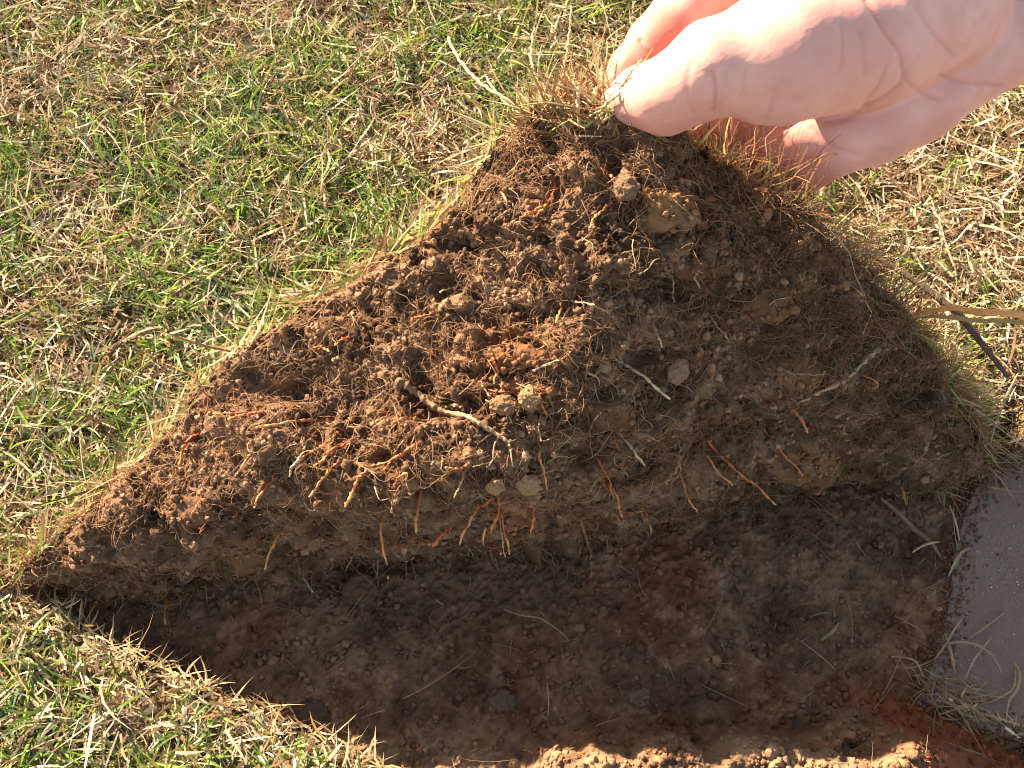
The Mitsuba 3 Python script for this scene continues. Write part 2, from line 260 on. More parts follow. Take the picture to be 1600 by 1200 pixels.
for cx, cy, rx, ry, col, sink in CLODS:
    if rx < 20: continue
    e = np.sqrt(((uv[:, 0] - cx) / rx) ** 2 + ((uv[:, 1] - cy) / ry) ** 2) + 1.1 * (fbm(np.c_[uv / 30 + cx, uv[:, :1] * 0], 4, 115) - .5)
    m = sstep(1.05, .75, e); D = D * (1 - .62 * m) + m * (.0035 * np.sqrt(np.maximum(1 - e * e, 0)) + .0006)
    w_ = (m > lump)[:, None]; lump_c = np.where(w_, col, lump_c); lump = np.maximum(lump, m)
S = B + N * D[:, None]
i = np.arange(len(w) - 1)[:, None] * len(u) + np.arange(len(u) - 1)[None]
q = np.stack([i, i + 1, i + len(u) + 1, i + len(u)], -1).reshape(-1, 4); q = q[inside[q].all(1)]
used = np.unique(q); remap = np.full(len(S), -1); remap[used] = np.arange(len(used)); q = remap[q]
FS, FN0, FUV = S[used], N[used], uv[used]
F = np.vstack([q[:, [0, 3, 2]], q[:, [0, 2, 1]]])
# rim and back: rings swept backwards from the border
e = np.sort(np.vstack([F[:, [0, 1]], F[:, [1, 2]], F[:, [2, 0]]]), 1)
ue, cnt = np.unique(e, axis=0, return_counts=True); be = ue[cnt == 1]
bi = np.unique(be); bm = np.full(len(FS), -1); bm[bi] = np.arange(len(bi)); bs = bm[be]
cen = np.stack([uv[insB].mean(0)]); THICK = 0.014
tan_out = B[used][bi] - cKDTree(B[insB][dist[insB] > 20]).data[cKDTree(B[insB][dist[insB] > 20]).query(B[used][bi])[1]]
tan_out = unit(tan_out - FN0[bi] * (tan_out * FN0[bi]).sum(1, keepdims=True))
rings, rf = [FS], [F]
base = len(FS); prev = bi
for k in range(1, 8):
    s = k / 7
    p = FS[bi] - FN0[bi] * THICK * s + tan_out * (0.0025 * math.sin(s * 3.1) + 0.005 * (fbm(FS[bi] * 220 + k * .8, 3, 170)[:, None] - .45))
    cur = base + np.arange(len(bi)); rings.append(p); base += len(bi)
    a, b = prev[bs[:, 0]], prev[bs[:, 1]]; c, d = cur[bs[:, 0]], cur[bs[:, 1]]
    rf += [np.stack([a, b, d], 1), np.stack([a, d, c], 1)]; prev = cur
FV = np.vstack(rings)
FC = soil_colour(FV, None, None, 0.04)
fu, fv_ = seen(FV)
orange = sstep(0.5, 0.7, fbm(FV * 35, 3, 171)) * 0.35 + 0.35 * np.exp(-((fu - 1330) / 160) ** 2 - ((fv_ - 480) / 100) ** 2)
FC = lerp(FC, (0.20, 0.11, 0.055), orange[:, None] * .45)
FC *= [1.10, .99, .89]; FC *= (.56 + .84 * sstep(.32, .66, fbm(FV * 130, 4, 174)))[:, None]
FC[:len(FS)] = lerp(FC[:len(FS)], lump_c[used] * [1, .76, .62] * (.65 + .7 * fbm(FS * 200, 3, 172))[:, None], (.72 * lump[used])[:, None])
FC[len(FS):] = lerp(FC[len(FS):], (.2, .14, .08), .4)
flap_label = 'lifted corner of turf folded back to show its rooty brown underside'
labels['turf_flap'] = {'label': flap_label, 'category': 'turf'}
add('turf_flap__soil', FV, np.vstack(rf), FC, 'm_soil')
# grassy back of the turf: a coarse sheet closing it
cq = np.arange(0, len(w), 8)[:, None] * len(u) + np.arange(0, len(u), 8)[None]
bq = np.stack([cq[:-1, :-1], cq[:-1, 1:], cq[1:, 1:], cq[1:, :-1]], -1).reshape(-1, 4); bq = bq[inside[bq].all(1)]
bu = np.unique(bq); rm = np.full(len(S), -1); rm[bu] = np.arange(len(bu)); bq = rm[bq]
BV = B[bu] - N[bu] * THICK * 0.97
add('turf_flap__back', BV, np.vstack([bq[:, [0, 1, 2]], bq[:, [0, 2, 3]]]), (.16, .13, .06), 'm_soil')

flap_tree = cKDTree(FS)
fm = trimesh.Trimesh(FS, F, process=False); FNs = unit(np.array(fm.vertex_normals)); FNs[(FNs * FN0).sum(1) < 0] *= -1
FNm = unit(FN0 + .35 * FNs)
# crumbs and beads of soil
g = np.random.default_rng(180)
idx = g.integers(0, len(FS), 5200); r = g.uniform(.0004, .0013, len(idx)) * (1 + 0.7 * (g.random(len(idx)) > .93))
cv, cf, k = crumb_mesh(FS[idx] + FNm[idx] * (r * g.uniform(.1, 1.0, len(idx)))[:, None], r, g)
add('turf_flap__crumbs', cv, cf, np.repeat(FC[idx] * g.uniform(.85, 1.6, (len(idx), 1)), k, 0), 'm_soil', kind='stuff')
# fine roots
def surface_curves(start, n, step, lift, g, turn=.5, sag=0.0, dirs=None):
    p = FS[start].copy(); nn = FN0[start]
    d = unit(np.cross(nn, g.normal(size=nn.shape))) if dirs is None else dirs
    out = []; L = g.uniform(0, 1, len(start)) ** 2 * lift
    for k in range(n):
        j = flap_tree.query(p)[1]; nn = FN0[j]
        l = L * math.sin(math.pi * (k + .6) / n) + .0003
        p = lerp(p, FS[j], .75); out.append(p + nn * l[:, None])
        d = d + turn * g.normal(size=d.shape) + [0, 0, -sag]; d = unit(d - nn * (d * nn).sum(1, keepdims=True))
        p = p + d * step[:, None]
    o = np.array(out).transpose(1, 0, 2); o[:, 1:-1] = (o[:, :-2] + 2 * o[:, 1:-1] + o[:, 2:]) / 4
    return o
dens = np.ones(len(FS)) + 2.2 * np.exp(-((FUV[:, 0] - 1320) / 190) ** 2 - ((FUV[:, 1] - 520) / 150) ** 2) + 1.5 * np.exp(-((FUV[:, 0] - 900) / 130) ** 2 - ((FUV[:, 1] - 250) / 70) ** 2)
NR = 11500
dens *= 1 - .85 * lump[used]; dens *= .45 + 1.1 * sstep(.35, .65, fbm(FS * 55, 3, 173))
st = g.choice(len(FS), NR, p=dens / dens.sum())
C = surface_curves(st, 7, g.uniform(.0007, .0028, NR), .0055, g, .55, .12)
R = (g.uniform(.00006, .00017, NR) * np.where(g.random(NR) > .93, 1.6, 1))[:, None] * np.linspace(1.1, .45, 7)
tone = g.random((NR, 1)); col = np.where(tone < .35, lerp((.10, .065, .04), (.2, .12, .07), g.random((NR, 1))), np.where(tone < .84, lerp((.18, .10, .055), (.33, .18, .085), g.random((NR, 1))), lerp((.28, .19, .10), (.46, .35, .22), g.random((NR, 1)))))
v, f = tubes(C, R, 3)
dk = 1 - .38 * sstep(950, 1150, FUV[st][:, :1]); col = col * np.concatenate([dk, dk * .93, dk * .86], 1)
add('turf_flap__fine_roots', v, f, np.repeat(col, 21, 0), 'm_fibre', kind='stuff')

# roots that can be told apart: polyline on the flap, width in pixels, kind of colour
OR, PA, BR, RD = 'orange', 'pale', 'brown', 'red'
ROOTS = [([(701, 480), (676, 492), (653, 503), (659, 513)], 6, RD), ([(400, 644), (378, 647), (355, 653)], 5, OR), ([(425, 642), (402, 650), (378, 659)], 5, OR), ([(512, 652), (485, 655), (462, 660), (422, 672)], 6, OR), ([(555, 635), (547, 653), (535, 668), (519, 688), (490, 705), (463, 725)], 7, RD),
         ([(480, 690), (475, 712), (470, 738)], 6, PA), ([(314, 670), (302, 690), (298, 712), (297, 738)], 7, RD), ([(404, 692), (397, 712), (383, 738)], 6, OR), ([(552, 684), (545, 695), (528, 708), (503, 728)], 7, RD), ([(552, 712), (523, 733), (492, 765)], 6, OR), ([(664, 693), (637, 706), (605, 720), (577, 730)], 7, OR),
         ([(646, 702), (625, 716), (604, 734)], 6, RD), ([(585, 732), (570, 748), (558, 762), (544, 783)], 9, OR), ([(425, 746), (418, 760), (409, 777)], 5, OR), ([(658, 767), (656, 783), (649, 810)], 7, OR), ([(601, 801), (598, 815), (602, 842)], 6, OR), ([(700, 815), (682, 822), (668, 829)], 7, RD), ([(614, 748), (616, 773)], 5, OR),
         ([(660, 644), (640, 657), (621, 678)], 5, OR), ([(446, 823), (430, 838), (414, 856)], 6, OR), ([(776, 768), (750, 784), (728, 800), (716, 820)], 7, OR), ([(778, 760), (778, 788), (766, 810), (752, 832)], 7, OR), ([(778, 790), (788, 808), (795, 834)], 4, OR), ([(780, 806), (784, 820), (787, 838)], 4, PA), ([(905, 808), (913, 832), (926, 872)], 5, BR),
         ([(834, 778), (831, 802)], 6, RD), ([(949, 750), (955, 762), (960, 780)], 5, OR), ([(763, 853), (772, 872), (782, 889)], 4, BR), ([(639, 872), (646, 888), (651, 904)], 4, BR), ([(995, 782), (1004, 796), (1011, 816)], 4, OR), ([(903, 537), (890, 548), (872, 559), (837, 580)], 5, PA), ([(954, 556), (972, 570), (991, 581), (1027, 608)], 7, PA),
         ([(628, 598), (641, 606), (662, 622), (678, 637), (700, 644), (722, 648), (760, 668), (800, 691)], 13, BR), ([(678, 637), (700, 632), (725, 638)], 8, BR), ([(750, 591), (760, 606), (772, 621), (790, 645), (798, 661)], 4, PA), ([(770, 554), (784, 581), (784, 602)], 5, OR), ([(871, 452), (874, 476), (872, 505)], 6, OR), ([(839, 675), (842, 710), (847, 747)], 5, OR),
         ([(926, 704), (938, 728), (947, 752)], 4, RD), ([(1019, 506), (1019, 536)], 4, PA), ([(959, 669), (968, 674), (975, 683), (981, 694)], 6, PA), ([(1412, 506), (1385, 540), (1356, 562), (1325, 580), (1294, 591), (1258, 607), (1218, 618)], 12, 'tan'), ([(1217, 622), (1232, 630), (1244, 644), (1252, 660), (1261, 678)], 7, OR), ([(1189, 670), (1205, 685), (1219, 700), (1234, 720)], 4, RD),
         ([(1098, 676), (1120, 703), (1141, 722), (1170, 745), (1197, 768)], 5, RD), ([(1098, 704), (1112, 720), (1128, 733)], 4, OR), ([(1404, 748), (1410, 760), (1414, 774)], 5, OR), ([(1237, 793), (1250, 805), (1261, 819)], 4, BR), ([(869, 279), (864, 305), (855, 327), (834, 360)], 7, RD), ([(965, 301), (952, 322), (938, 342), (928, 369)], 5, OR), ([(949, 260), (956, 276), (964, 296)], 6, OR),
         ([(259, 930), (260, 950), (258, 976)], 5, OR), ([(457, 872), (474, 900), (491, 926)], 3, PA), ([(1060, 735), (1065, 755), (1072, 770)], 5, OR), ([(720, 440), (705, 450), (690, 458)], 4, PA), ([(560, 515), (545, 535), (532, 545)], 5, OR), ([(490, 552), (510, 548), (530, 556)], 4, OR), ([(1060, 680), (1040, 705), (1020, 728)], 6, BR), ([(690, 590), (688, 560), (660, 545)], 5, OR),
         ([(620, 750), (640, 735), (650, 728)], 4, OR), ([(733, 718), (715, 722), (702, 722)], 5, OR), ([(730, 728), (716, 742), (706, 752)], 4, PA), ([(850, 640), (842, 660), (838, 680)], 3, BR), ([(1100, 480), (1110, 505), (1130, 530)], 4, BR), ([(1040, 400), (1050, 440), (1045, 470)], 4, BR), ([(780, 300), (800, 330), (790, 360)], 5, BR), ([(1200, 560), (1230, 570), (1270, 560)], 4, BR), ([(880, 450), (900, 470), (930, 478)], 5, BR)]
PALETTE = {'tan': ((.44, .32, .20), (.44, .22, .11)), OR: ((.36, .085, .020), (.62, .32, .125)), PA: ((.32, .20, .11), (.56, .43, .27)), BR: ((.20, .12, .065), (.32, .21, .12)), RD: ((.32, .055, .018), (.60, .22, .06))}
g = np.random.default_rng(200)
tree_uv = cKDTree(FUV)
for pts, wd, kind in ROOTS:
    n = 6 + 5 * len(pts)
    line = smooth_line(pts, n); al = np.linspace(0, 1, n); ph = g.uniform(0, 6.3, 2); nl = unit(np.gradient(line, axis=0))[:, ::-1] * [1, -1]
    if len(pts) < 6: line = line + nl * (np.sin(al * g.uniform(4, 8) + ph[0]) - np.sin(ph[0]) * (1 - al))[:, None] * g.uniform(.5, 2.6) + nl * (np.sin(al * 17 + ph[1]) * .6)[:, None]
    d, j = tree_uv.query(line)
    base_ = FS[j]; nrm = FN0[j]
    lift = np.linspace(-.0012, .0062 if len(pts) < 6 else .0014, n) + .0004 * g.normal(size=n)
    if kind == BR and wd > 8: lift = (.0046 if kind == 'tan' else .0032) + .0003 * g.normal(size=n)
    ker = np.ones(5) / 5
    sm = lambda a: np.stack([np.convolve(np.pad(a[:, c], 2, mode='edge'), ker, 'valid') for c in range(3)], 1)
    p3 = sm(base_) + unit(sm(nrm)) * (lift + .0008)[:, None]
    if wd > 8: p3 = sm(sm(sm(sm(p3))))
    far = d > 6                                              # past the hem of the flap: hang free
    if far.any():
        k0 = np.argmax(far); k0 = max(k0 - 2, 1); z0 = p3[k0 - 1, 2]
        p3[k0:] = at(line[k0:, 0], line[k0:, 1], z0 + np.linspace(0, .003, n - k0))
    t = np.linalg.norm(p3 - CAM, axis=1)
    rad = (.86 if wd < 9 else .9) * wd / 2 / FPX * t * np.linspace(1.05, .45, n) * (1 + .22 * g.normal(size=n)); rad[-1] *= .35; rad[0] *= .6
    v, f = tubes(p3[None], np.maximum(rad, .00012)[None], 7)
    v = v + unit(v - np.repeat(p3, 7, 0)) * .00018 * g.normal(size=(len(v), 1))
    a, b = PALETTE[kind]; tt = np.repeat(np.clip(np.linspace(-.15, 1.1, n) + .12 * g.normal(size=n), 0, 1) ** 1.5, 7)[:, None]
    add(numbered('turf_flap__root'), v, f, lerp(lerp(a, b, tt), (.13, .085, .055), .45 * sstep(.5, .62, fbm(v * 330 + wd, 2, 211))[:, None] * (1 - .6 * tt)) * (.8 + .4 * g.random((len(v), 1))), 'm_fibre')

pick = np.where((FUV[:, 0] > 270) & (FUV[:, 0] < 1000) & (FUV[:, 1] > 560) & (FUV[:, 1] < 850))[0]; pk2 = np.where((FUV[:, 0] > 500) & (FUV[:, 0] < 1450) & (FUV[:, 1] > 250) & (FUV[:, 1] < 800))[0]
st = np.r_[g.choice(pick, 75), g.choice(pk2, 45)]; n = len(st)
Cx = surface_curves(st, 9, g.uniform(.0007, .0017, n), .006, g, .42, .25)
for k in range(n):
    kind = (OR, RD, OR, BR, PA)[g.integers(0, 5)] if k < 75 else (BR, OR, BR, PA)[g.integers(0, 4)]; a, b = PALETTE[kind]
    v, f = tubes(Cx[k:k + 1], (g.uniform(.00016, .00042) * np.linspace(1.1, .35, 9) * (1 + .15 * g.normal(size=9)))[None], 5)
    add(numbered('turf_flap__root'), v, f, lerp(a, b, np.repeat(np.linspace(0, 1, 9) ** 1.4, 5)[:, None]) * g.uniform(.8, 1.1), 'm_fibre')
# lumps of clay and crumb clusters held in the roots
for cx, cy, rx, ry, col, sink in CLODS:
    j = tree_uv.query([cx, cy])[1]; p = B[used][j] + FN0[j] * .002; n = FN0[j]; tt = np.linalg.norm(p - CAM) / FPX
    e1 = unit(np.cross([0, 1, 0], n)); e2 = np.cross(n, e1)
    ico = trimesh.creation.icosphere(subdivisions=4, radius=1.0); V = np.array(ico.vertices)
    small = rx < 20
    if not small: continue
    V = V * (0.75 + (.7 if small else .5) * fbm(V * (2.2 if small else 1.1) + cx, 3, 3))[:, None]
    V = V + unit(V) * (.6 * (fbm(V @ ROT * 2.6 + cy, 4, 8) - .5) + .15 * (fbm(V @ ROT * 6.5 + cy, 2, 9) - .5))[:, None]
    pv = p + (V[:, :1] * rx * e1 + V[:, 1:2] * ry * e2) * tt + V[:, 2:] * n * min(rx, ry) * tt * (.8 if small else .45)
    if small: pv = pv + n * .003
    add(numbered('turf_flap__clod'), pv, np.array(ico.faces), lerp(np.array(col) * [.55, .44, .38], np.array(col) * [.98, .80, .70], fbm(V * 5 + cx, 3, 9)[:, None]), 'm_soil')

# ------------------------------------------------------------------ grass of the lawn
def blades(base, az, el, L, W, g, droop=.5, K=5, curl=.0):
    n = len(base); s = np.linspace(0, 1, K)[None, :, None]
    d = np.stack([np.cos(az) * np.cos(el), np.sin(az) * np.cos(el), np.sin(el)], 1)
    sd_ = np.stack([-np.sin(az), np.cos(az), 0 * az], 1)
    hz = np.stack([np.cos(az), np.sin(az), 0 * az], 1)
    dr_ = np.broadcast_to(droop, n)
    P_ = base[:, None] + L[:, None, None] * (s * d[:, None] + s ** 2 * (.35 * hz - [0, 0, .6])[:, None] * dr_[:, None, None] + s ** 2 * sd_[:, None] * (curl * g.normal(size=n))[:, None, None])
    prof = np.array([.75, 1, .95, .7, .06]) if K == 5 else np.array([.8, 1, .8, .08])
    side = unit(sd_ + .55 * g.normal(size=sd_.shape))
    return P_, W[:, None] * prof, side
g = np.random.default_rng(300)
def scatter(n, lo=(-.40, -.05), hi=(.42, .57), margin=.0):
    xy = np.stack([g.uniform(lo[0], hi[0], n), g.uniform(lo[1], hi[1], n)], 1)
    p = np.c_[xy, np.zeros(n)]; wob = xy + 0.006 * (np.stack([fbm(p * 90, 3, 21), fbm(p * 90 + 5, 3, 22)], 1) - 0.5)
    ok = signed(bare, wob[:, 0], wob[:, 1]) > margin
    x, y = seen(np.c_[xy, np.full(n, .02)])
    ok &= (x > -190) & (x < 1800) & (y > -150) & (y < 1400)
    return xy[ok]
def flap_hides(xy):                        # nothing grows under the fold itself
    x, y = seen(np.c_[xy, np.full(len(xy), LAWN_Z)]); return shapely.contains_xy(op.buffer(-70), x, y)
def lawn(n, margin):
    xy = scatter(n, margin=margin); xy = xy[~flap_hides(xy) | (g.random(len(xy)) < .12)]
    return np.c_[xy, lawn_h(np.c_[xy, 0 * xy[:, 0]])]
def green_amount(p):
    x, y = seen(p); q = np.c_[p[:, :2], 0 * p[:, 0]]
    return np.clip(.57 + 2.3 * (fbm(q * 28, 3, 310) - .5) + .9 * (fbm(q * 110, 2, 311) - .5) - .25 * sstep(800, 1300, x) - .12 * sstep(350, 0, y), .04, 1)
def near_cut(p): return lerp(.36, 1, sstep(.0, .024, signed(bare, p[:, 0], p[:, 1])))
# green tillers
tb = lawn(36000, .003); tb = tb[g.random(len(tb)) < green_amount(tb)]
per = 4; base = np.repeat(tb, per, 0) + np.c_[g.normal(0, .0012, (len(tb) * per, 2)), g.uniform(0, .004, len(tb) * per)]
n = len(base); lean = np.repeat(g.uniform(0, 2 * np.pi, len(tb)), per); az = lean + g.normal(0, .9, n)
el = np.clip(g.normal(.75, .33, n), .1, 1.4); L = g.gamma(6, .0023, n).clip(.005, .030) * near_cut(base); Wd_ = g.uniform(.0006, .0014, n)
Pb, Wb, sb = blades(base, az, el, L, Wd_, g, g.uniform(.1, .75, n), 5, .12)
v1, f1 = ribbons(Pb, Wb, sb)
t = g.random((n, 1)); shade = np.repeat(g.normal(1, .16, (len(tb), 1)), per, 0).clip(.6, 1.5)
col = np.where(t < .5, lerp((.12, .23, .035), (.24, .38, .065), g.random((n, 1))), np.where(t < .72, lerp((.22, .28, .07), (.38, .40, .13), g.random((n, 1))), lerp((.08, .15, .075), (.17, .25, .16), g.random((n, 1))))) * shade
along = np.repeat(np.linspace(-.1, .5, 5), 2)[None, :, None]
c1 = lerp(lerp(col, (.34, .30, .14), .45)[:, None], col[:, None], np.clip(along * 4, 0, 1)); c1 = lerp(c1, np.array((.36, .30, .12)), np.clip(along - .42, 0, 1) * 4 * (g.random((n, 1, 1)) < .35)).reshape(-1, 3)
add('grass', v1, f1, c1, 'm_blade', label='short green lawn grass around the lifted turf', kind='stuff')
# dry blades and thatch
tb = lawn(130000, -.001); n = len(tb)
lie = g.random(n) < .68
base = tb + np.c_[np.zeros((n, 2)), np.where(lie, g.uniform(.0, .010, n), g.uniform(0, .004, n))]
el = np.where(lie, g.normal(.12, .28, n), g.normal(.8, .35, n).clip(.1, 1.4)); L = np.where(lie, g.gamma(4, .0029, n), g.gamma(5, .0020, n)).clip(.004, .034) * near_cut(base)
Pb, Wb, sb = blades(base, g.uniform(0, 2 * np.pi, n), el, L, g.uniform(.0004, .0013, n), g, np.where(lie, g.uniform(-.1, .3, n), g.uniform(.1, .7, n)), 4, .28)
Pb[:, :, 2] = np.maximum(Pb[:, :, 2], tb[:, 2:3] - .002)
v2, f2 = ribbons(Pb, Wb, sb)
t = g.random((n, 1)); col = np.where(t < .43, lerp((.42, .305, .20), (.60, .49, .36), g.random((n, 1))), np.where(t < .86, lerp((.15, .09, .05), (.32, .215, .125), g.random((n, 1))), lerp((.5, .45, .32), (.66, .60, .45), g.random((n, 1)))))
add('thatch', v2, f2, np.repeat(col * g.uniform(.8, 1.15, (n, 1)), 8, 0), 'm_straw', label='dry straw coloured blades and thatch between the green grass', kind='stuff')

ce = shapely.LineString([tuple(at(x, y, 0)[:2]) for x, y in cut]); n = 1500; q0 = np.array([ce.interpolate(t_, normalized=True).coords[0] for t_ in g.random(n) ** 1.3]); q1 = np.array([ce.interpolate(min(ce.project(shapely.Point(p_)) + .002, ce.length)).coords[0] for p_ in q0]) - q0
nr = unit(np.c_[-q1[:, 1], q1[:, 0]]); tb = np.c_[q0 - nr * g.uniform(-.004, .009, n)[:, None], g.uniform(.010, .023, n)]
Pb, Wb, sb = blades(tb, np.arctan2(q1[:, 1], q1[:, 0]) + g.normal(0, .75, n) + np.pi * (g.random(n) < .5), g.normal(0, .22, n), g.gamma(4, .0022, n).clip(.002, .016), g.uniform(.0004, .0010, n), g, .05, 4, .3)
v, f = ribbons(Pb, Wb, sb); t = g.random((n, 1)); add('edge_thatch', v, f, np.repeat(np.where(t < .7, lerp((.36, .27, .14), (.58, .47, .29), g.random((n, 1))), lerp((.18, .11, .06), (.3, .2, .1), g.random((n, 1)))), 8, 0), 'm_straw', label='matted straw along the cut edge of the lawn', kind='stuff')
# ------------------------------------------------------------------ grass hem of the flap and straw at its held corner
ed = np.where((FUV[bi][:, 1] < 700) | (FUV[bi][:, 0] < 160) | (FUV[bi][:, 0] > 1440))[0]
n = 4200; j = g.choice(ed, n); bp = FS[bi[j]] - FN0[bi[j]] * g.uniform(.25, 1.1, n)[:, None] * THICK
out = tan_out[j]; alongv = np.cross(out, FN0[bi[j]])
d = unit(out * g.uniform(.0, 1.0, n)[:, None] + alongv * g.normal(0, .95, n)[:, None] - FN0[bi[j]] * g.uniform(-.35, .8, n)[:, None] + .2 * g.normal(size=(n, 3)))
L = g.gamma(4, .0028, n).clip(.003, .028) * np.where(FUV[bi[j]][:, 0] < 800, .72, 1); s = np.linspace(0, 1, 4)[None, :, None]
Pb = bp[:, None] + L[:, None, None] * (s * d[:, None] + s ** 2 * .28 * g.normal(size=(n, 1, 3)) + s ** 2 * np.array([0, 0, -.12]))
side = unit(np.cross(d, g.normal(size=(n, 3))))
v, f = ribbons(Pb, g.uniform(.0004, .0012, n)[:, None] * np.array([.8, 1, .8, .08]), side)
t = g.random((n, 1)); col = np.where(t < .14, lerp((.16, .24, .05), (.30, .33, .08), g.random((n, 1))), np.where(t < .5, lerp((.4, .3, .15), (.56, .46, .26), g.random((n, 1))), lerp((.18, .11, .06), (.32, .2, .1), g.random((n, 1)))))
add('turf_flap__grass_hem', v, f, np.repeat(col, 8, 0), 'm_straw', kind='stuff')
el_ = np.where((FUV[bi][:, 0] < 830) & (FUV[bi][:, 1] < 915 - .0 * FUV[bi][:, 0]) & (tan_out @ UP > -.1))[0]
n = 900; j = g.choice(el_, n); out = tan_out[j]; al = unit(np.cross(out, FN0[bi[j]])); al *= np.sign(al[:, :1] + 1e-9)
bp = FS[bi[j]] - FN0[bi[j]] * g.uniform(-.05, .7, n)[:, None] * THICK + out * g.uniform(-.001, .003, n)[:, None]
d = unit(al * (g.choice([-1, 1], n, p=[.35, .65]) * g.uniform(.5, 1, n))[:, None] + out * g.uniform(.0, .55, n)[:, None] + .18 * g.normal(size=(n, 3)))
L = g.gamma(4, .0032, n).clip(.004, .030); s = np.linspace(0, 1, 4)[None, :, None]
Pb = bp[:, None] + L[:, None, None] * (s * d[:, None] + s ** 2 * .22 * g.normal(size=(n, 1, 3)))
v, f = ribbons(Pb, g.uniform(.0004, .0012, n)[:, None] * np.array([.8, 1, .8, .08]), unit(np.cross(d, FN0[bi[j]] + .6 * g.normal(size=(n, 3)))))
t = g.random((n, 1)); col = np.where(t < .18, lerp((.18, .26, .05), (.32, .36, .10), g.random((n, 1))), np.where(t < .6, lerp((.42, .32, .17), (.62, .52, .32), g.random((n, 1))), lerp((.17, .10, .05), (.34, .21, .11), g.random((n, 1)))))
add('turf_flap__edge_straw', v, f, np.repeat(col, 8, 0), 'm_straw', kind='stuff')
er = np.where((FUV[bi][:, 0] > 1395) & (FUV[bi][:, 1] > 520))[0]
n = 1500; j = g.choice(er, n); out = tan_out[j]; bp = FS[bi[j]] - FN0[bi[j]] * g.uniform(.1, 1.0, n)[:, None] * THICK
d = unit(out * g.uniform(.1, .8, n)[:, None] + np.array([.35, 0, .25]) * g.uniform(0, 1, (n, 1)) + .45 * g.normal(size=(n, 3))); L = g.gamma(4, .0033, n).clip(.004, .026); s = np.linspace(0, 1, 4)[None, :, None]
Pb = bp[:, None] + L[:, None, None] * (s * d[:, None] + s ** 2 * .25 * g.normal(size=(n, 1, 3)) + s ** 2 * np.array([0, 0, -.25]))
v, f = ribbons(Pb, g.uniform(.0003, .0010, n)[:, None] * np.array([.8, 1, .8, .08]), unit(np.cross(d, g.normal(size=(n, 3)))))
t = g.random((n, 1)); col = np.where(t < .25, lerp((.18, .26, .05), (.32, .36, .10), g.random((n, 1))), np.where(t < .7, lerp((.42, .32, .17), (.62, .52, .32), g.random((n, 1))), lerp((.2, .12, .06), (.34, .22, .11), g.random((n, 1)))))
add('turf_flap__end_grass', v, f, np.repeat(col, 8, 0), 'm_straw', kind='stuff')
fe = np.where((FUV[bi][:, 1] > 600 + .1 * (1500 - FUV[bi][:, 0])) | (FUV[bi][:, 0] > 1130))[0]
n = 5600; j = g.choice(fe, n); rt = FUV[bi[j]][:, 0] > 1130; out = tan_out[j]; bp = FS[bi[j]] - FN0[bi[j]] * g.uniform(-.05, .9, n)[:, None] * THICK * .8
d = unit(out * g.uniform(.2, 1, n)[:, None] + .55 * g.normal(size=(n, 3)) + FN0[bi[j]] * g.uniform(-.2, .5, n)[:, None]); L = g.gamma(3, .0021, n).clip(.002, .017) * np.where(rt, 2.0, .95)
s = np.linspace(0, 1, 6)[None, :, None]
Pb = bp[:, None] + L[:, None, None] * (s * d[:, None] + s ** 2 * .45 * g.normal(size=(n, 1, 3)) + .08 * g.normal(size=(n, 6, 3)) * s)
v, f = tubes(Pb, g.uniform(.00007, .00022, n)[:, None] * np.array([1.2, 1, .95, .85, .7, .4]), 3)
t = g.random((n, 1)); col = np.where(t < .45, lerp((.10, .06, .035), (.2, .115, .065), g.random((n, 1))), np.where(t < .85, lerp((.24, .11, .045), (.42, .20, .08), g.random((n, 1))), lerp((.3, .21, .11), (.5, .38, .22), g.random((n, 1)))))
add('turf_flap__root_fringe', v, f, np.repeat(col, 18, 0), 'm_fibre', kind='stuff')
# tuft of straw and stems by the fingers
n = 560; a = np.stack([g.normal(890, 52, n), g.normal(185, 24, n)], 1); j = tree_uv.query(a)[1]
bp = FS[j] + FN0[j] * g.uniform(-.008, .003, n)[:, None]
d = unit(np.stack([g.normal(-.15, .75, n), g.uniform(-.1, 1.0, n), g.normal(.25, .5, n)], 1)); L = g.gamma(4, .0030, n).clip(.004, .024)
s = np.linspace(0, 1, 6)[None, :, None]
Pb = bp[:, None] + L[:, None, None] * (s * d[:, None] + s ** 2 * .35 * g.normal(size=(n, 1, 3)))
v, f = tubes(Pb, g.uniform(.0002, .00055, n)[:, None] * np.array([1, 1, .95, .85, .6, .15]), 4)
t = g.random((n, 1)); col = np.where(t < .36, lerp((.42, .30, .15), (.62, .5, .3), g.random((n, 1))), np.where(t < .94, lerp((.22, .11, .05), (.4, .22, .1), g.random((n, 1))), lerp((.2, .26, .06), (.3, .33, .1), g.random((n, 1)))))
add('turf_flap__straw_tuft', v, f, np.repeat(col, 24, 0), 'm_fibre', kind='stuff')
def stem(key, pts, widths, col0, col1, g, sides=7, n=None, wob=.0002, bsdf='m_fibre'):
    pts = np.asarray(pts, float); n = n or 8 * len(pts); p = smooth_line(pts, n) + wob * g.normal(size=(n, 3))
    rad = np.interp(np.linspace(0, 1, n), np.linspace(0, 1, len(widths)), widths) / 2; rad = rad * (1 + .08 * g.normal(size=n)); rad[-1] *= .4
    v, f = tubes(p[None], rad[None], sides)
    add(key, v, f, lerp(col0, col1, np.repeat(np.linspace(0, 1, n), sides)[:, None]) * g.uniform(.8, 1.15, (len(v), 1)), bsdf)
gs = np.random.default_rng(330)
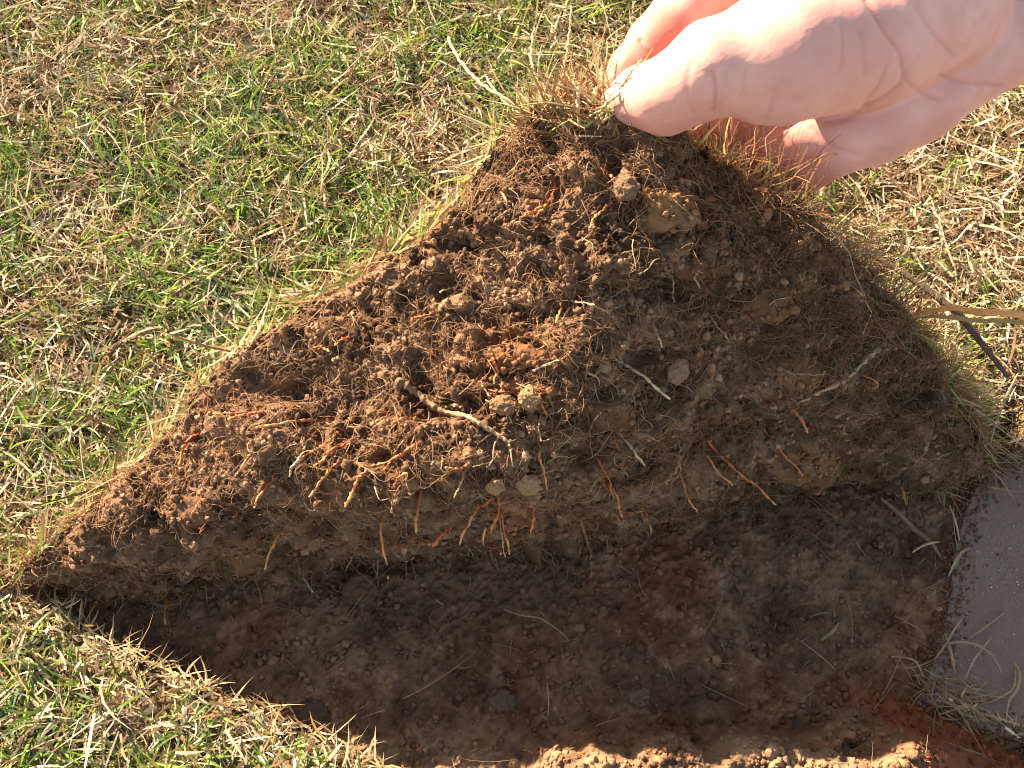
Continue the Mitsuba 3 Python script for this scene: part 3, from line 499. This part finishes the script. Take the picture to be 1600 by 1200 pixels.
for pts, wd in [([(700, 60, .120), (745, 125, .128), (790, 155, .134), (830, 185, .138)], .0011), ([(893, 10, .145), (888, 60, .142), (880, 120, .140)], .0007), ([(835, 45, .14), (830, 90, .139), (848, 140, .139)], .0009), ([(1003, 92, .166), (985, 115, .163), (965, 145, .156)], .0006), ([(760, 120, .126), (795, 165, .134), (815, 180, .136)], .0008),
                ([(905, 130, .15), (903, 160, .15), (905, 200, .145)], .0012), ([(1080, 202, .152), (1040, 195, .153), (1010, 178, .153)], .0006), ([(970, 145, .158), (950, 160, .156), (930, 185, .150)], .0009), ([(1000, 200, .15), (1010, 175, .155), (1025, 165, .158)], .0007)]:
    stem(numbered('turf_flap__stem'), [at(x, y, z) for x, y, z in pts], [wd, wd * 1.2, wd * .9], (.52, .40, .22), (.40, .26, .12), gs)
# runners growing out of the right edge
stem(numbered('turf_flap__runner'), [at(1405, 508, .070), at(1440, 488, .074), at(1480, 482, .078), at(1530, 487, .082), at(1680, 494, .088)], [.0012, .0020, .0027, .0028, .0027], (.50, .20, .06), (.74, .36, .13), gs)
stem(numbered('turf_flap__runner'), [at(1400, 500, .066), at(1450, 494, .068), at(1520, 500, .072), at(1680, 506, .078)], [.0016, .0018, .002, .002], (.34, .20, .08), (.30, .22, .08), gs)

# ------------------------------------------------------------------ loose straws, twig, rhizome
def loose(name, pts, w0, col, label, category, group=None, z=.002, flat=False, lifts=None):
    n = 6 * len(pts); line = smooth_line(pts, n)
    p = at(line[:, 0], line[:, 1], np.full(n, z)); p[:, 2] = z + (np.interp(np.linspace(0, 1, n), np.linspace(0, 1, len(lifts)), lifts) if lifts else .0015 * np.sin(np.linspace(0, 3.1, n)))
    k = numbered(name)
    if flat:
        tg = unit(np.gradient(p, axis=0)); sd_ = unit(np.cross(tg, [0.2, .1, 1])); W_ = .62 * w0 * np.sin(np.linspace(.35, 2.95, n)) ** .6
        mid = p + [0, 0, -.0003]; v = np.stack([p - sd_ * W_[:, None] / 2, mid, p + sd_ * W_[:, None] / 2], 1).reshape(-1, 3)
        i = np.arange(n - 1) * 3; f = np.vstack([np.stack([i + a, i + a + 1, i + a + 4], 1) for a in (0, 1)] + [np.stack([i + a, i + a + 4, i + a + 3], 1) for a in (0, 1)])
        add(k, v, f, np.array(col) * gs.uniform(.85, 1.12, (len(v), 1)), 'm_straw')
    else:
        v, f = tubes(p[None], (w0 / 2 * np.sin(np.linspace(.5, 2.9, n)) ** .5 * (1 + .1 * gs.normal(size=n)))[None], 6)
        add(k, v, f, np.array(col) * gs.uniform(.8, 1.15, (len(v), 1)), 'm_fibre')
    labels[k] = {'label': label, 'category': category, **({'group': group} if group else {})}
SG = 'dry grass blades lying on the paving'
ST, DK = (.42, .30, .17), (.30, .20, .11)
loose('dry_blade', [(1516, 857), (1500, 866), (1490, 881), (1482, 901)], .0022, ST, 'short curled dry leaf at the edge of soil and paving, uppermost on the paving', 'grass blade', SG, flat=True)
loose('dry_blade', [(1426, 863), (1445, 852), (1468, 847)], .0010, ST, 'thin straight straw on soil below the right end of the turf', 'grass blade', SG, z=.004)
loose('dry_blade', [(1505, 966), (1489, 985), (1477, 1005), (1460, 1031)], .0016, ST, 'bent dry blade reaching from paving onto the soil above the clippings', 'grass blade', SG, flat=True)
loose('dry_blade', [(1550, 996), (1530, 1018), (1516, 1039), (1509, 1062)], .0015, ST, 'slanting dry blade just right of the forked straw above the clippings', 'grass blade', SG, flat=True)
loose('dry_blade', [(1584, 1035), (1592, 1052), (1588, 1075), (1574, 1098), (1572, 1126)], .0018, ST, 'hook shaped dry blade nearest the right edge of the photo', 'grass blade', SG, flat=True)
loose('dry_blade', [(1586, 1045), (1580, 1075), (1560, 1090), (1545, 1098)], .0010, DK, 'thin dry blade crossing the hook shaped blade', 'grass blade', SG)
loose('dry_blade', [(1477, 990), (1483, 1020), (1492, 1054)], .0013, DK, 'steep brown straw at the top of the clippings', 'grass blade', SG)
loose('dry_blade', [(1479, 1005), (1502, 1004), (1524, 1009), (1565, 1052)], .0010, DK, 'long thin arched straw over the clippings', 'grass blade', SG, z=.004)
loose('dry_blade', [(1392, 1026), (1420, 1030), (1442, 1058)], .0008, DK, 'thin curved straw on the soil left of the clippings', 'grass blade', SG, z=.005)
loose('dry_blade', [(1566, 960), (1540, 978), (1515, 998)], .0008, DK, 'faint thin straw on paving above the clippings', 'grass blade', SG)
loose('dry_blade', [(1411, 1191), (1417, 1168), (1426, 1145)], .0016, ST, 'short upright straw at the bottom edge by the red clay', 'grass blade', SG, z=.005)
loose('dry_blade', [(1540, 1115), (1580, 1130), (1640, 1148)], .0016, ST, 'straw running off the right edge below the clippings', 'grass blade', SG, flat=True)
loose('straw', [(787, 952), (815, 962), (840, 966), (862, 978), (889, 1001)], .0007, (.3, .2, .11), 'long thin straw bent across the middle of the shaded soil', 'straw', z=.006)
loose('straw', [(1484, 790), (1490, 815), (1499, 845)], .0008, ST, 'thin straw hanging below the right end of the turf', 'straw', z=.008)
loose('straw', [(855, 1068), (857, 1095), (856, 1120)], .0006, (.3, .22, .12), 'thin upright straw on the shaded soil near the middle of the bottom', 'straw', z=.006)
loose('rhizome', [(1368, 785), (1398, 806), (1432, 832), (1460, 858), (1474, 874)], .0022, (.17, .10, .06), 'thick brown root half buried in the soil under the right end of the turf', 'root', z=.001, lifts=[.006, .0045, .001, .002, -.001])
loose('rhizome', [(1283, 1000), (1298, 988), (1310, 973)], .0016, (.22, .15, .10), 'short brown root piece on the shaded soil left of the paving', 'root', z=.006)
loose('twig', [(1325, 372), (1360, 398), (1394, 419), (1447, 456), (1494, 494), (1537, 544), (1575, 590)], .0028, (.085, .06, .045), 'thin dark twig slanting over the grass right of the turf', 'twig', z=.062)
loose('twig', [(1590, 585), (1575, 612), (1558, 650), (1548, 690)], .0012, (.25, .18, .12), 'thin pale twig arching above the right end of the turf', 'twig', z=.035)
g = np.random.default_rng(340)
n = 150; a = np.stack([g.normal(1488, 27, n), g.normal(1088, 17, n)], 1); a[:, 1] += .5 * (a[:, 0] - 1488); bp = at(a[:, 0], a[:, 1], g.uniform(.0012, .007, n))
azc = np.where(g.random(n) < .65, g.normal(-.5, .35, n), g.uniform(0, 6.3, n))
Pb, Wb, sb = blades(bp, azc, g.normal(.0, .08, n), g.gamma(5, .0019, n).clip(.004, .018), g.uniform(.0003, .0006, n), g, .05, 5, .2)
v, f = ribbons(Pb, Wb, sb); add('grass_clippings', v, f, np.repeat(lerp((.20, .13, .065), (.46, .33, .19), g.random((n, 1))), 10, 0), 'm_straw', label='small heap of dry grass clippings at the corner of the paving', kind='stuff')
# shreds of root and straw on the bare soil
n = 900; idx = g.choice(np.where(soilP[:, 1] > -.02)[0], n); az = g.uniform(0, 6.3, n); L = g.gamma(3, .0022, n); s = np.linspace(0, 1, 5)[None, :, None]
d = np.stack([np.cos(az), np.sin(az), g.normal(.12, .2, n)], 1)
Pb = soilP[idx][:, None] + [0, 0, .0012] + L[:, None, None] * (s * d[:, None] + s ** 2 * .3 * g.normal(size=(n, 1, 3)) * [1, 1, .3])
v, f = tubes(Pb, g.uniform(.00009, .00024, n)[:, None] * np.array([1, 1, .9, .7, .3]), 3)
add('root_shreds', v, f, np.repeat(lerp((.14, .085, .05), (.4, .3, .2), g.random((n, 1)) ** 2), 15, 0), 'm_fibre', label='fine root shreds scattered on the bare soil', kind='stuff')

# ------------------------------------------------------------------ the hand
def cone(p, a, b, ra, rb):
    ab = b - a; t = np.clip(((p - a) @ ab) / (ab @ ab), 0, 1)
    return np.linalg.norm(p - a - t[:, None] * ab, axis=1) - (ra + (rb - ra) * t)
def smin(a, b, k):
    h_ = np.clip(.5 + .5 * (b - a) / k, 0, 1); return b * (1 - h_) + a * h_ - k * h_ * (1 - h_)
def J(px, py, t, rpx): return deep(px, py, t), rpx * t / FPX
CH = {  # chains of joints: plan x, y, depth, radius in pixels
    'thumb': ([(966, 157, .291, 27), (1000, 151, .286, 45), (1040, 150, .279, 57), (1078, 130, .272, 61), (1114, 106, .267, 71), (1215, 90, .268, 101), (1345, 60, .284, 108), (1460, 22, .304, 106)], .004),
    'index': ([(966, 133, .300, 24), (985, 112, .301, 36), (1024, 70, .305, 44), (1098, -14, .312, 52), (1215, -70, .310, 68), (1380, -70, .305, 90)], .003),
    'middle': ([(1085, 205, .322, 34), (1120, 200, .322, 42), (1175, 182, .318, 46), (1260, 140, .310, 56)], .003),
    'ring': ([(1120, 255, .330, 34), (1155, 250, .326, 40), (1212, 234, .318, 42), (1285, 200, .310, 50)], .003),
    'little': ([(1170, 285, .332, 30), (1210, 277, .326, 34), (1258, 262, .318, 37), (1315, 225, .311, 48)], .003),
    'heel': ([(1308, 205, .310, 62), (1352, 178, .311, 82), (1420, 138, .313, 88), (1495, 88, .315, 84), (1600, 20, .320, 100)], .006),
    'palm': ([(1270, 120, .308, 66), (1330, 90, .308, 90), (1450, 40, .318, 105), (1640, -15, .327, 112), (1850, -120, .336, 112), (2150, -270, .352, 125)], .010),
    'back': ([(1230, 0, .316, 80), (1400, -30, .320, 110), (1640, -30, .326, 110)], .010)}
allp = np.array([J(*c)[0] for ch in CH.values() for c in ch[0]])
lo, hi = allp.min(0) - .03, allp.max(0) + .03; hs = .00125
nx, ny, nz = (np.ceil((hi - lo) / hs).astype(int) + 1)
ax = [lo[k] + hs * np.arange(n_) for k, n_ in enumerate((nx, ny, nz))]
G = np.stack(np.meshgrid(*ax, indexing='ij'), -1).reshape(-1, 3)
coarse = np.full(len(G), 9.0)
segs = [(J(*a), J(*b)) for ch in CH.values() for a, b in zip(ch[0][:-1], ch[0][1:])]
kt = cKDTree(np.array([lerp(a[0], b[0], t_) for a, b in segs for t_ in np.linspace(0, 1, 9)]))
nearm = np.where(kt.query(G, distance_upper_bound=.040)[0] < .040)[0]
Q = G[nearm]; sdf = np.full(len(Q), 9.0)
parts_ = {}
for name, (js, kk) in CH.items():
    dch = np.full(len(Q), 9.0)
    for a, b in zip(js[:-1], js[1:]):
        (pa, ra), (pb, rb) = J(*a), J(*b); dch = smin(dch, cone(Q, pa, pb, ra, rb), .003)
    parts_[name] = dch
body = smin(smin(parts_['palm'], parts_['back'], .012), parts_['heel'], .004)
body = smin(body, parts_['thumb'], .0022)
fing = np.minimum.reduce([parts_['middle'], parts_['ring'], parts_['little']])
sdf = smin(smin(body, fing, .002), parts_['index'], .0012)
full = np.full(len(G), .05); full[nearm] = sdf; full = full.reshape(nx, ny, nz)
def surface_net(f, lo, h):
    s = f < 0; c = np.zeros(np.array(f.shape) - 1, int)
    for a, b, d_ in np.ndindex(2, 2, 2): c += s[a:f.shape[0] - 1 + a, b:f.shape[1] - 1 + b, d_:f.shape[2] - 1 + d_]
    act = (c > 0) & (c < 8); ids = np.full(act.shape, -1); cells = np.argwhere(act); ids[act] = np.arange(len(cells))
    acc, cn = np.zeros((len(cells), 3)), np.zeros(len(cells))
    for e0 in np.ndindex(2, 2, 2):
        for axis in range(3):
            if e0[axis]: continue
            e1 = list(e0); e1[axis] = 1
            a = f[tuple((cells + e0).T)]; b = f[tuple((cells + e1).T)]; m = (a < 0) != (b < 0)
            t_ = np.where(m, a / np.where(a - b == 0, 1, a - b), 0); p = cells + np.array(e0, float); p[:, axis] += t_
            acc[m] += p[m]; cn[m] += 1
    v = acc / cn[:, None] * h + lo
    fs = []
    for axis in range(3):
        b, d_ = [k for k in range(3) if k != axis]
        sl0 = [slice(None)] * 3; sl1 = [slice(None)] * 3; sl0[axis] = slice(0, -1); sl1[axis] = slice(1, None)
        for flip in (0, 1):
            m = (s[tuple(sl0)] & ~s[tuple(sl1)]) if not flip else (~s[tuple(sl0)] & s[tuple(sl1)])
            ed_ = np.argwhere(m); ed_ = ed_[(ed_[:, b] > 0) & (ed_[:, d_] > 0) & (ed_[:, b] < f.shape[b] - 1) & (ed_[:, d_] < f.shape[d_] - 1)]
            qs = []
            for ob, od in ((0, 0), (1, 0), (1, 1), (0, 1)):
                c_ = ed_.copy(); c_[:, b] -= ob; c_[:, d_] -= od; qs.append(ids[tuple(c_.T)])
            qd = np.stack(qs, 1); qd = qd[:, ::-1] if (flip ^ (axis == 1)) else qd
            fs.append(qd)
    fq = np.vstack(fs); return v, np.vstack([fq[:, [0, 1, 2]], fq[:, [0, 2, 3]]])
hv, hf = surface_net(full, lo, hs)
hm = trimesh.Trimesh(hv, hf, process=False)
if hm.volume < 0: hm.invert()
trimesh.smoothing.filter_taubin(hm, iterations=12)
hm = hm.subdivide(); trimesh.smoothing.filter_taubin(hm, iterations=6)
hv, hf = np.array(hm.vertices), np.array(hm.faces); hn = np.array(hm.vertex_normals)
# creases of the palm and thumb, fine unevenness of the skin
CR = [([(1114, 112), (1118, 138), (1115, 172)], 6, .0010), ([(1136, 110), (1131, 130), (1126, 162)], 5, .00022), ([(1166, 110), (1158, 150)], 5, .00016), ([(1312, 40), (1318, 70), (1313, 112)], 5, .00025), ([(1340, 48), (1351, 82), (1352, 116)], 5, .0003), ([(1352, -5), (1384, 50), (1408, 84), (1413, 122), (1392, 146), (1352, 166)], 6, .0010),
      ([(1386, 104), (1376, 130), (1358, 152)], 6, .0005), ([(1470, 118), (1515, 130), (1565, 134)], 6, .0005), ([(1415, 122), (1440, 145), (1470, 156)], 6, .0004), ([(1430, 8), (1458, 50), (1490, 86)], 7, .0004), ([(1352, 166), (1325, 184), (1290, 190)], 6, .0006), ([(1270, 200), (1300, 226), (1340, 240)], 6, .0003), ([(1001, 64), (1028, 96)], 5, .0008),
      ([(1210, 140), (1200, 185)], 6, .0002), ([(1080, 100), (1074, 140), (1084, 175)], 5, .0002)]
hx, hy = seen(hv); front = (hn * (CAM - hv)).sum(1) > 0
off = .0006 * (fbm(hv * 60, 2, 401) - .5) + .00008 * (fbm(hv * 500, 2, 402) - .5)
crease = np.zeros(len(hv))
for pts, wd, dp in CR:
    l = shapely.LineString(smooth_line(pts, 20) if len(pts) > 2 else pts); sel = np.where(front & (np.abs(hx - 1250) < 500))[0]
    dd = shapely.distance(l, shapely.points(hx[sel], hy[sel])); k_ = np.exp(-(dd / wd) ** 2)
    off[sel] -= .8 * dp * k_ - .1 * dp * np.exp(-((dd - 2.4 * wd) / (1.6 * wd)) ** 2); crease[sel] = np.maximum(crease[sel], np.exp(-(dd / (.6 * wd)) ** 2) * min(1, .35 + dp / .0012))
hv = hv + hn * off[:, None]
mot = fbm(hv * 60, 3, 403); mot2 = fbm(hv * 240, 3, 404)
hc = lerp((.60, .29, .25), (.67, .36, .315), sstep(.3, .7, mot)[:, None]); hc = lerp(hc, (.58, .25, .205), (.3 * sstep(.5, .72, mot2))[:, None])
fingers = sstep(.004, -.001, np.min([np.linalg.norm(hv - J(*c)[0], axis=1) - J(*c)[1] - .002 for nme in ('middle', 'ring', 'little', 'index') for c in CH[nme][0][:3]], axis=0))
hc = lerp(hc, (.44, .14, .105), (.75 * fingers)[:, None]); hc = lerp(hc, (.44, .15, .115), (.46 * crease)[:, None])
dirt = sstep(1040, 940, hx) * sstep(.48, .66, fbm(hv * 330, 3, 405)) * front
hc = lerp(hc, (.16, .09, .055), (.4 * dirt)[:, None])
labels['person'] = {'label': 'bare hand with thumb and curled fingers pinching the raised turf corner', 'category': 'person'}
add('person__hand', hv, hf, hc, 'm_skin')
# thumb nail: a plate lying on the tip
nx_, ny_ = (hx - 957) * .92 + (hy - 158) * -.39, (hx - 957) * .39 + (hy - 158) * .92
e = np.sqrt((nx_ / 19) ** 2 + (ny_ / 11) ** 2); ok = front & (e < 1.0)
nf = hf[ok[hf].all(1)]; used = np.unique(nf); rm = np.full(len(hv), -1); rm[used] = np.arange(len(used))
nv = hv[used] + hn[used] * (.0003 + .0003 * np.sqrt(np.maximum(1 - e[used] ** 2, 0)))[:, None]
add('person__thumb_nail', nv, rm[nf], lerp((.62, .36, .30), (.72, .58, .48), sstep(.75, 1.0, e[used])[:, None]), 'm_nail')
